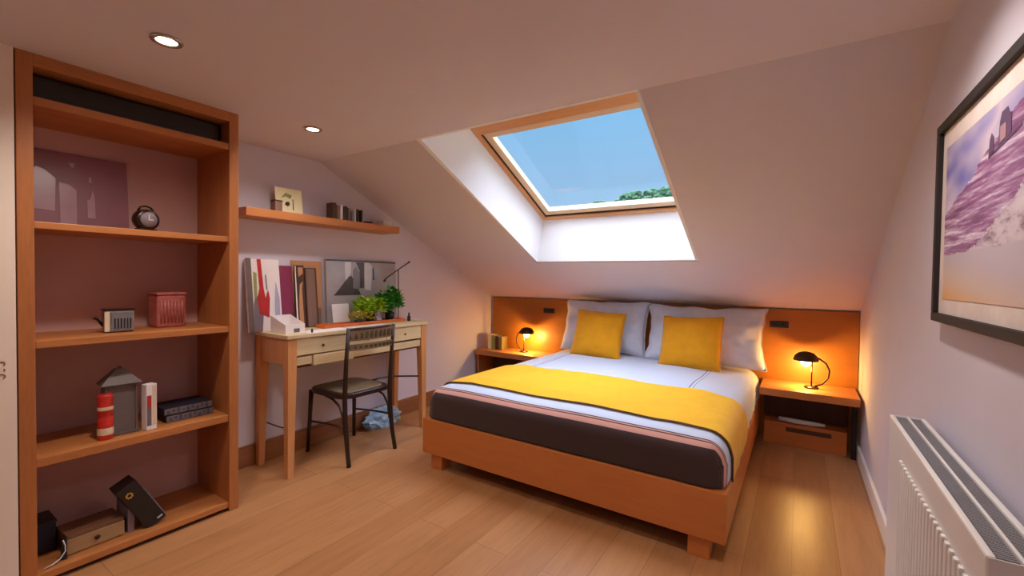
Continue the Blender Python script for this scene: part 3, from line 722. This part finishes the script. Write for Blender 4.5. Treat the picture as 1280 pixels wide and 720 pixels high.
# bedside lamps
def bedside(loc, lab, rz, dome, flip=1):
    o = thing('bedside_lamp', lab, 'lamp', loc, rz, 'bedside lamps')
    MB().lathe([(0, 0), (.042, 0), (.044, .004), (.040, .010), (.012, .016), (0, .017)], 'bronze', 24).build('base', o)
    MB().tube([(0, 0, .012), (0, 0, .1), (0, 0, .19)], .0045, 'bronze').build('stem', o)
    pts = [(.02, 0, .014), (.06, 0, .035), (.092, 0, .08), (.098, 0, .13), (.08, 0, .175), (.04, 0, .205), (-.005, 0, .215)]
    MB().tube([(p[0]*flip, p[1], p[2]) for p in pts], .006, 'bronze').build('curved_arm', o)
    sh = MB(); c = (-.035*flip, 0, .185)
    prof = [(.074, 0), (.073, .012), (.064, .034), (.044, .052), (.018, .061), (0, .062), (0, .058), (.018, .057), (.042, .048), (.061, .031), (.070, .011), (.071, 0), (.074, 0)]
    sh.lathe(prof, 'bronze', 28, c); sh = sh.build('lamp_shade', o)
    MB().lathe([(0, -.042), (.020, -.036), (.030, -.020), (.031, -.004), (.022, .014), (.012, .024), (0, .024)], 'bulb', 20, c).build('bulb', sh)
    MB().lathe([(0, .024), (.012, .024), (.012, .055), (0, .055)], 'chrome', 14, c).build('socket', sh)
    return o
LR = (.085, 3.62, NZ+.0003); LL = (-2.245, 3.66, NZ+.0003)
bedside(LR, 'dark bronze lamp with curved arm glowing on the right nightstand', R(-4), 0)
bedside(LL, 'dark bronze dome lamp glowing on the left nightstand', R(170), 0)
# books / cup on the left nightstand
for x, hgt, m_, lab in ((-2.62, .145, 'card', 'pale cream book at the left end of the left nightstand'), (-2.575, .14, 'green', 'sage green book on the left nightstand'), (-2.53, .135, 'umber', 'dark brown book on the left nightstand'), (-2.49, .13, 'olive', 'olive book nearest the lamp on the left nightstand')):
    bo = thing('book', lab, 'book', (x, 3.66, NZ+.0003), 0, 'books on the left nightstand')
    MB().box((-.018, -.05, 0), (-.016, .05, hgt), m_).box((.016, -.05, 0), (.018, .05, hgt), m_).box((-.018, -.053, 0), (.018, -.0502, hgt), m_).build('cover', bo)
    MB().box((-.0155, -.05, .002), (.0155, .048, hgt-.003), 'paper').build('pages', bo)

# ------------------------------------------------------------------ bed
X0, X1, Y0, Y1 = -1.897, -.224, 1.932, 3.79
bd = thing('bed', 'double bed with chunky honey beech platform frame', 'bed', ((X0+X1)/2, Y0, 0))
cx = (X0+X1)/2; B = lambda x, y, z: (x-cx, y-Y0, z)
MB().box(B(X0, Y0, .087), B(X1, Y0+.045, .294), 'bedwood', .003).build('foot_rail', bd)
MB().box(B(X0, Y0+.0455, .087), B(X0+.045, Y1, .294), 'bedwoodY', .003).build('side_rail', bd)
MB().box(B(X1-.045, Y0+.0455, .087), B(X1, Y1, .294), 'bedwoodY', .003).build('side_rail', bd)
MB().box(B(X0+.0455, Y0+.0455, .20), B(X1-.0455, Y1, .235), 'pine').build('slat_base', bd)
for lx, ly in ((X0+.06, Y0+.012), (X1-.145, Y0+.012), (X0+.06, Y1-.13), (X1-.145, Y1-.13)):
    MB().box(B(lx, ly, 0), B(lx+.085, ly+.085, .0868 if ly < Y0+.02 else .1998), 'bedwood', .002).build('leg', bd)
mt = tag(MB().box((X0+.055, Y0+.055, .2355), (X1-.055, Y1-.01, .43), 'matt', .03).build('mattress'), 'thick mattress resting in the bed frame under the duvet', 'mattress')

HX = (X1-X0)/2-.012; TOP = .505
def drape(hx0, hx1, yf, yb, top, zl, zr, zf, r, nu=120, nv=90, puff=.012, yo=0.0, seed=0.0, crown=0.0):
    """cloth over a box: u across (arc length), w along (arc length from the foot hem)."""
    b = MB(); uvl = b.bm.loops.layers.uv.new('UVMap')
    def arc(s, r, drop):      # s<0 : hanging below the edge, returns (outward shift, z drop)
        q = r*math.pi/2
        if s >= q: return (s-q-(q-r)*0+r, 0.0)
        if s >= 0:
            a = (q-s)/r; return (r-r*math.sin(a), r-r*math.cos(a))
        return (0.0, r-s)
    Lw = hx1-hx0; q = r*math.pi/2
    flat = Lw-2*r
    dl, dr_, df = max(top-r-zl, 0), max(top-r-zr, 0), max(top-r-zf, 0) if zf is not None else 0
    su = [-dl+i*(dl+q+flat+q+dr_)/nu for i in range(nu+1)]
    lenv = (yb-yf-(r if zf is not None else 0)); tot = (df+q if zf is not None else 0)+lenv
    grid = []
    for j in range(nv+1):
        row = []; w = j*tot/nv
        if zf is not None:
            yy, dz1 = arc(w-df, r, 0)
            y_row = yf+yy
        else: y_row = yf+w; dz1 = 0
        for i in range(nu+1):
            s = su[i]; y = y_row
            if s <= q+flat/2: xx, dz2 = arc(s, r, 0); x = hx0+xx
            else:
                xx, dz2 = arc(2*q+flat-s, r, 0); x = hx1-xx
            # combine drops: smooth max keeps corners rounded
            dz = math.hypot(dz1, dz2) if (dz1 < r and dz2 < r) else max(dz1, dz2)
            z = top-dz
            fx = min((x-hx0), (hx1-x)); fy = min(y-yf+yo, 1)
            soft = min(1, max(fx, 0)/.25)*min(1, max(fy, 0)/.25)
            z += crown*soft
            z += puff*soft*noise.noise(Vector((x*2.6+seed, (y+yo)*2.4, 0)))*1.6+puff*.45*soft*noise.noise(Vector((x*7+seed, (y+yo)*6, 2)))
            if dz2 > r: # side hang: slight folds
                amp = min((dz2-r)/.12, 1)*.010; f_ = noise.noise(Vector((y*9+seed, z*3, x)))*amp
                x += (f_+.004) if x > (hx0+hx1)/2 else -(f_+.004)
            if zf is not None and dz1 > r:
                amp = min((dz1-r)/.12, 1)*.007; y -= abs(noise.noise(Vector((x*5+seed, z*3, 1))))*amp
            # round the foot corners in plan
            if zf is not None:
                for cxn, sgn in ((hx0, 1), (hx1, -1)):
                    ddx = (x-cxn)*sgn; ddy = y-yf; rc = .07
                    if ddx < rc and ddy < rc:
                        vx, vy = rc-ddx, rc-ddy; dd = math.hypot(vx, vy); mm = max(vx, vy)
                        if dd > 1e-6: vx, vy = vx*mm/dd, vy*mm/dd
                        x = cxn+sgn*(rc-vx); y = yf+rc-vy
            row.append((b.bm.verts.new((x, y, z)), s-(q+flat/2), w))
        grid.append(row)
    for j in range(nv):
        for i in range(nu):
            v = [grid[j][i], grid[j][i+1], grid[j+1][i+1], grid[j+1][i]]
            f = b.bm.faces.new([q_[0] for q_ in v]); f.smooth = True
            for lp, q_ in zip(f.loops, v): lp[uvl].uv = (q_[1], q_[2])
    return b
def solid(o, th):
    m = o.modifiers.new('thickness', 'SOLIDIFY'); m.thickness = th; m.offset = 0; return o
b = drape(-HX, HX, .016, Y1-.06-Y0, .478, .300, .300, .297, .085, nu=150, nv=130, puff=.010, crown=.034)
b.mi('duvet'); dv = b.build('duvet', loc=(cx, Y0, 0)); solid(dv, .006)
tag(dv, 'white duvet with dark brown foot panel and rose striped piping on the bed', 'duvet')
b = drape(-HX-.009, HX+.012, 0, .62, .4885, .40, .288, None, .09, nu=150, nv=60, puff=.010, crown=.034, yo=.139)
b.mi('yellow'); th_ = b.build('throw_blanket', loc=(cx, Y0+.155, 0)); solid(th_, .006)
tag(th_, 'mustard yellow throw folded across the foot of the bed', 'throw')
# dark piping along the throw's front hem
me = th_.data; nv1 = 151
pts = [me.vertices[i].co.copy()+Vector((0, -.001, .002)) for i in range(0, nv1, 2)]
MB().tube(pts, .0034, 'umber', 8).build('dark_hem', th_)

def pillow(name, lab, cat, w, h, t, loc, rot, m, group, wr=.006, seed=0., pinch=.05, piping=None):
    o = thing(name, lab, cat, loc, 0, group); o.rotation_euler = rot
    b = MB(); n = 34; P = {}
    for sgn in (1, -1):
        for i in range(n+1):
            for j in range(n+1):
                u, v = -1+2*i/n, -1+2*j/n
                if sgn == -1 and (i in (0, n) or j in (0, n)): P[(sgn, i, j)] = P[(1, i, j)]; continue
                x = u*w/2*(1-pinch*(1-v*v)); y = v*h/2*(1-pinch*(1-u*u))
                th = t/2*(max(1-abs(u)**2.6, 0)*max(1-abs(v)**2.6, 0))**.55
                z = sgn*th
                ed = min(1, (1-max(abs(u), abs(v)))*6)
                z += ed*wr*(noise.noise(Vector((u*2.5+seed, v*2.5, sgn)))+.6*noise.noise(Vector((u*6+seed, v*5, sgn*2))))*1.5
                x += wr*.8*noise.noise(Vector((v*3+seed, u, 5))); y += wr*.8*noise.noise(Vector((u*3+seed, v, 9)))
                P[(sgn, i, j)] = b.bm.verts.new((x, y, z))
    for sgn in (1, -1):
        for i in range(n):
            for j in range(n):
                vs = [P[(sgn, i, j)], P[(sgn, i+1, j)], P[(sgn, i+1, j+1)], P[(sgn, i, j+1)]]
                if len(set(vs)) == 4:
                    f = b.bm.faces.new(vs); f.smooth = True; f.material_index = b.mi(m)
    edge = [P[(1, i, 0)].co.copy() for i in range(n+1)]+[P[(1, n, j)].co.copy() for j in range(1, n+1)]+[P[(1, i, n)].co.copy() for i in range(n-1, -1, -1)]+[P[(1, 0, j)].co.copy() for j in range(n-1, -1, -1)]
    b.build('cover', o)
    MB().tube(edge, .0035, piping or m, 6, caps=False).build('seam', o)
    return o
pillow('pillow', 'large white pillow propped against the headboard on the left', 'pillow', .765, .46, .17, (-1.423, 3.655, .742), (R(72), 0, R(1)), 'linen', 'white pillows', .013, 1., .06)
pillow('pillow', 'large white pillow propped against the headboard on the right', 'pillow', .86, .47, .18, (-.612, 3.64, .733), (R(69), 0, R(3)), 'linen', 'white pillows', .016, 4., .085)
pillow('cushion', 'square mustard cushion leaning on the left white pillow', 'cushion', .415, .40, .13, (-1.395, 3.455, .695), (R(66), R(2), R(4)), 'cushion', 'mustard cushions', .005, 2., .04)
pillow('cushion', 'square mustard cushion leaning on the right white pillow', 'cushion', .43, .40, .13, (-.665, 3.445, .695), (R(66), R(-2), R(-3)), 'cushion', 'mustard cushions', .005, 6., .04)

# ------------------------------------------------------------------ framed picture on the right wall
PY0, PY1, PZ0, PZ1 = .62, 1.765, 1.044, 1.606
fp = thing('framed_picture', 'black framed purple mountain print hanging on the right wall', 'picture', (XR, (PY0+PY1)/2, PZ0))
hw = (PY1-PY0)/2; hh = PZ1-PZ0; fw = .024
f_ = MB()
f_.box((-.028, -hw, 0), (-.002, hw, fw), 'frame', .002).box((-.028, -hw, hh-fw), (-.002, hw, hh), 'frame', .002)
f_.box((-.028, -hw, fw), (-.002, -hw+fw, hh-fw), 'frame', .002).box((-.028, hw-fw, fw), (-.002, hw, hh-fw), 'frame', .002)
f_.build('frame', fp)
MB().box((-.016, -hw+fw, fw), (-.003, hw-fw, hh-fw), 'mat').build('mount', fp)
b = MB(); uvl = b.bm.loops.layers.uv.new('UVMap'); mw = .052
vs = [b.bm.verts.new(p) for p in ((-.0172, hw-fw-mw*.8, fw+mw*.8), (-.0172, -hw+fw+mw, fw+mw*.8), (-.0172, -hw+fw+mw, hh-fw-mw), (-.0172, hw-fw-mw*.8, hh-fw-mw))]
f = b.bm.faces.new(vs); f.material_index = b.mi('mount')
for lp, q in zip(f.loops, ((0, 0), (1, 0), (1, 1), (0, 1))): lp[uvl].uv = q
M['mountdk'] = plain('violet_ink', srgb(96, 70, 104), .6)
def tw(pts, m, d=.0004): b.poly([(-.0176, hw-fw-mw*.8-a*(2*hw-2*fw-1.8*mw), fw+mw*.8+c_*(hh-2*fw-1.8*mw)) for a, c_ in pts], m, (-d, 0, 0))
tw([(.33, .76), (.36, .76), (.36, .84), (.345, .87), (.335, .84)], 'mountdk')
tw([(.385, .78), (.45, .80), (.45, .90), (.44, .905), (.43, .94), (.40, .935), (.39, .89)], 'mountdk')
tw([(.395, .79), (.425, .80), (.425, .87), (.395, .87)], 'acryllt', .0009)
tw([(.33, .745), (.50, .80), (.50, .815), (.33, .76)], 'mountdk')
b.build('print', fp)

# ------------------------------------------------------------------ radiator
RX, RY0, RY1, RZ = .249, .955, 1.812, .737
ra = thing('radiator', 'white panel radiator with ribbed front below the framed picture', 'radiator', (XR, (RY0+RY1)/2, 0))
Q = lambda x, y, z: (x-XR, y-(RY0+RY1)/2, z)
XBK = XR-.022; ZB0 = .13
pan = MB(); pan.box(Q(RX, RY0, ZB0), Q(RX+.012, RY1, RZ), 'white', .004)
n = 22
for i in range(n):
    y = RY0+.035+(RY1-RY0-.235)*(i+.5)/n
    pan.box(Q(RX-.007, y-.009, ZB0+.05), Q(RX+.002, y+.007, RZ-.075), 'white', .005)
pan.build('front_panel', ra)
MB().box(Q(XBK-.012, RY0, ZB0), Q(XBK, RY1, RZ), 'white', .004).build('rear_panel', ra)
gr = MB(); xm = (RX+.012+XBK-.012)/2
gr.box(Q(RX+.0125, RY0+.004, RZ-.022), Q(XBK-.0125, RY1-.002, RZ-.012), 'grille')
for i in range(120):
    y = RY0+.008+(RY1-RY0-.014)*i/120
    for a, c_ in ((RX+.014, xm-.004), (xm+.004, XBK-.014)):
        gr.box(Q(a, y, RZ-.012), Q(c_, y+.0042, RZ-.003), 'grille')
gr.build('top_grille', ra)
MB().box(Q(xm-.003, RY0, RZ-.012), Q(xm+.003, RY1, RZ+.001), 'white', .001).build('grille_spine', ra)
MB().box(Q(RX+.001, RY0-.004, ZB0+.01), Q(XBK-.001, RY0-.0005, RZ-.001), 'white', .002).build('end_cap', ra)
MB().box(Q(RX+.001, RY1+.0005, ZB0+.01), Q(XBK-.001, RY1+.004, RZ-.001), 'white', .002).build('end_cap', ra)
MB().tube([Q(.295, RY0-.004, .672), Q(.295, RY0-.022, .672)], .016, 'white', 18).tube([Q(.295, RY0-.022, .672), Q(.295, RY0-.06, .672)], .011, 'white', 18).build('vent_valve', ra)
MB().tube([Q(.30, RY0-.0045, .20), Q(.30, RY0-.035, .20), Q(.30, RY0-.045, .18), Q(.30, RY0-.045, .0)], .009, 'white', 12).build('supply_pipe', ra)
MB().lathe([(0, 0), (.02, 0), (.022, .01), (.022, .04), (.018, .05), (0, .05)], 'white', 20, Q(.30, RY0-.045, .20)).build('thermostat', ra)
for yy in (RY0+.12, RY1-.12): MB().box(Q(XBK, yy-.02, .2), Q(XR-.0005, yy+.02, .66), 'white').build('bracket', ra)

# ------------------------------------------------------------------ ceiling downlights and bedside light
def downlight(x, y, lab, power, size=1.0, blend=.9, spot=150):
    o = thing('downlight', lab, 'light', (x, y, H-.0006), 0, 'recessed ceiling downlights')
    MB().lathe([(.030, -.0005), (.031, -.006), (.042, -.007), (.046, -.003), (.046, 0), (.030, 0)], 'chrome', 32).build('trim_ring', o)
    MB().lathe([(0, -.004), (.02, -.0045), (.0298, -.003), (.0298, -.0005), (0, -.0005)], 'down', 28).build('lens', o)
    ld = bpy.data.lights.new('downlight_lamp', 'SPOT'); ld.energy = power; ld.color = (1, .90, .82); ld.spot_size = R(spot); ld.spot_blend = blend; ld.shadow_soft_size = .05
    lo = bpy.data.objects.new('downlight_lamp', ld); COL.objects.link(lo); lo.parent = o; lo.location = (0, 0, -.012)
P1 = 45
downlight(-1.775, .601, 'glowing recessed downlight in the ceiling in front of the bookcase', P1)
downlight(-2.167, 1.373, 'glowing recessed downlight in the ceiling near the desk', P1*.7)
downlight(-.02, 1.32, 'recessed ceiling downlight above the floor between bed and radiator', P1*.9)
downlight(-1.5, -.6, 'added unseen fill downlight in the rear half of the room by the pale panel', P1*.35)  # added behind the camera as fill light
downlight(-.3, -.9, 'added unseen fill downlight in the rear right of the room', P1*.5)  # second added fill lamp, out of view
for nm, L_, fl in (('bedside_glow', LR, -.035), ('bedside_glow', LL, .035)):
    ld = bpy.data.lights.new(nm, 'POINT'); ld.energy = 10; ld.color = (1, .56, .15); ld.shadow_soft_size = .022
    lo = bpy.data.objects.new(nm, ld); COL.objects.link(lo); lo.location = (L_[0]+fl, L_[1], L_[2]+.132)

# ------------------------------------------------------------------ sky
wd = bpy.data.worlds.new('sky'); SC.world = wd; wd.use_nodes = True; nt = wd.node_tree
bg = nt.nodes['Background']; tc = nt.nodes.new('ShaderNodeTexCoord'); sx = nt.nodes.new('ShaderNodeSeparateXYZ'); rp = nt.nodes.new('ShaderNodeValToRGB')
nt.links.new(tc.outputs['Generated'], sx.inputs[0]); nt.links.new(sx.outputs[2], rp.inputs['Fac']); nt.links.new(rp.outputs[0], bg.inputs[0])
st = [(0, (.42, .64, .87, 1)), (.22, (.31, .55, .84, 1)), (.45, (.17, .52, .88, 1)), (.64, (7.0, 7.9, 9.6, 1)), (1, (11.8, 13.2, 15.8, 1))]
cr_ = rp.color_ramp
fill_ramp(cr_, st)
bg.inputs[1].default_value = 1.0

# ------------------------------------------------------------------ camera
f, yaw, pitch, roll = 549.129, -.579, -.022, .014
fwv = Vector((math.sin(yaw)*math.cos(pitch), math.cos(yaw)*math.cos(pitch), math.sin(pitch)))
rtv = Vector((math.cos(yaw), -math.sin(yaw), 0)); upv = rtv.cross(fwv)
r2 = rtv*math.cos(roll)+upv*math.sin(roll); u2 = -rtv*math.sin(roll)+upv*math.cos(roll)
cd = bpy.data.cameras.new('camera'); cam = bpy.data.objects.new('camera', cd); COL.objects.link(cam)
cd.sensor_fit = 'HORIZONTAL'; cd.sensor_width = 36; cd.lens = f*36/1280; cd.clip_start = .02
m = Matrix((r2, u2, -fwv)).transposed().to_4x4(); m.translation = Vector((0, 0, 1.15)); cam.matrix_world = m
SC.camera = cam
vs = SC.view_settings; vs.view_transform = 'Standard'; vs.look = 'None'; vs.gamma = 1; vs.use_curve_mapping = False; vs.exposure = 0
SC.cycles.max_bounces = 8
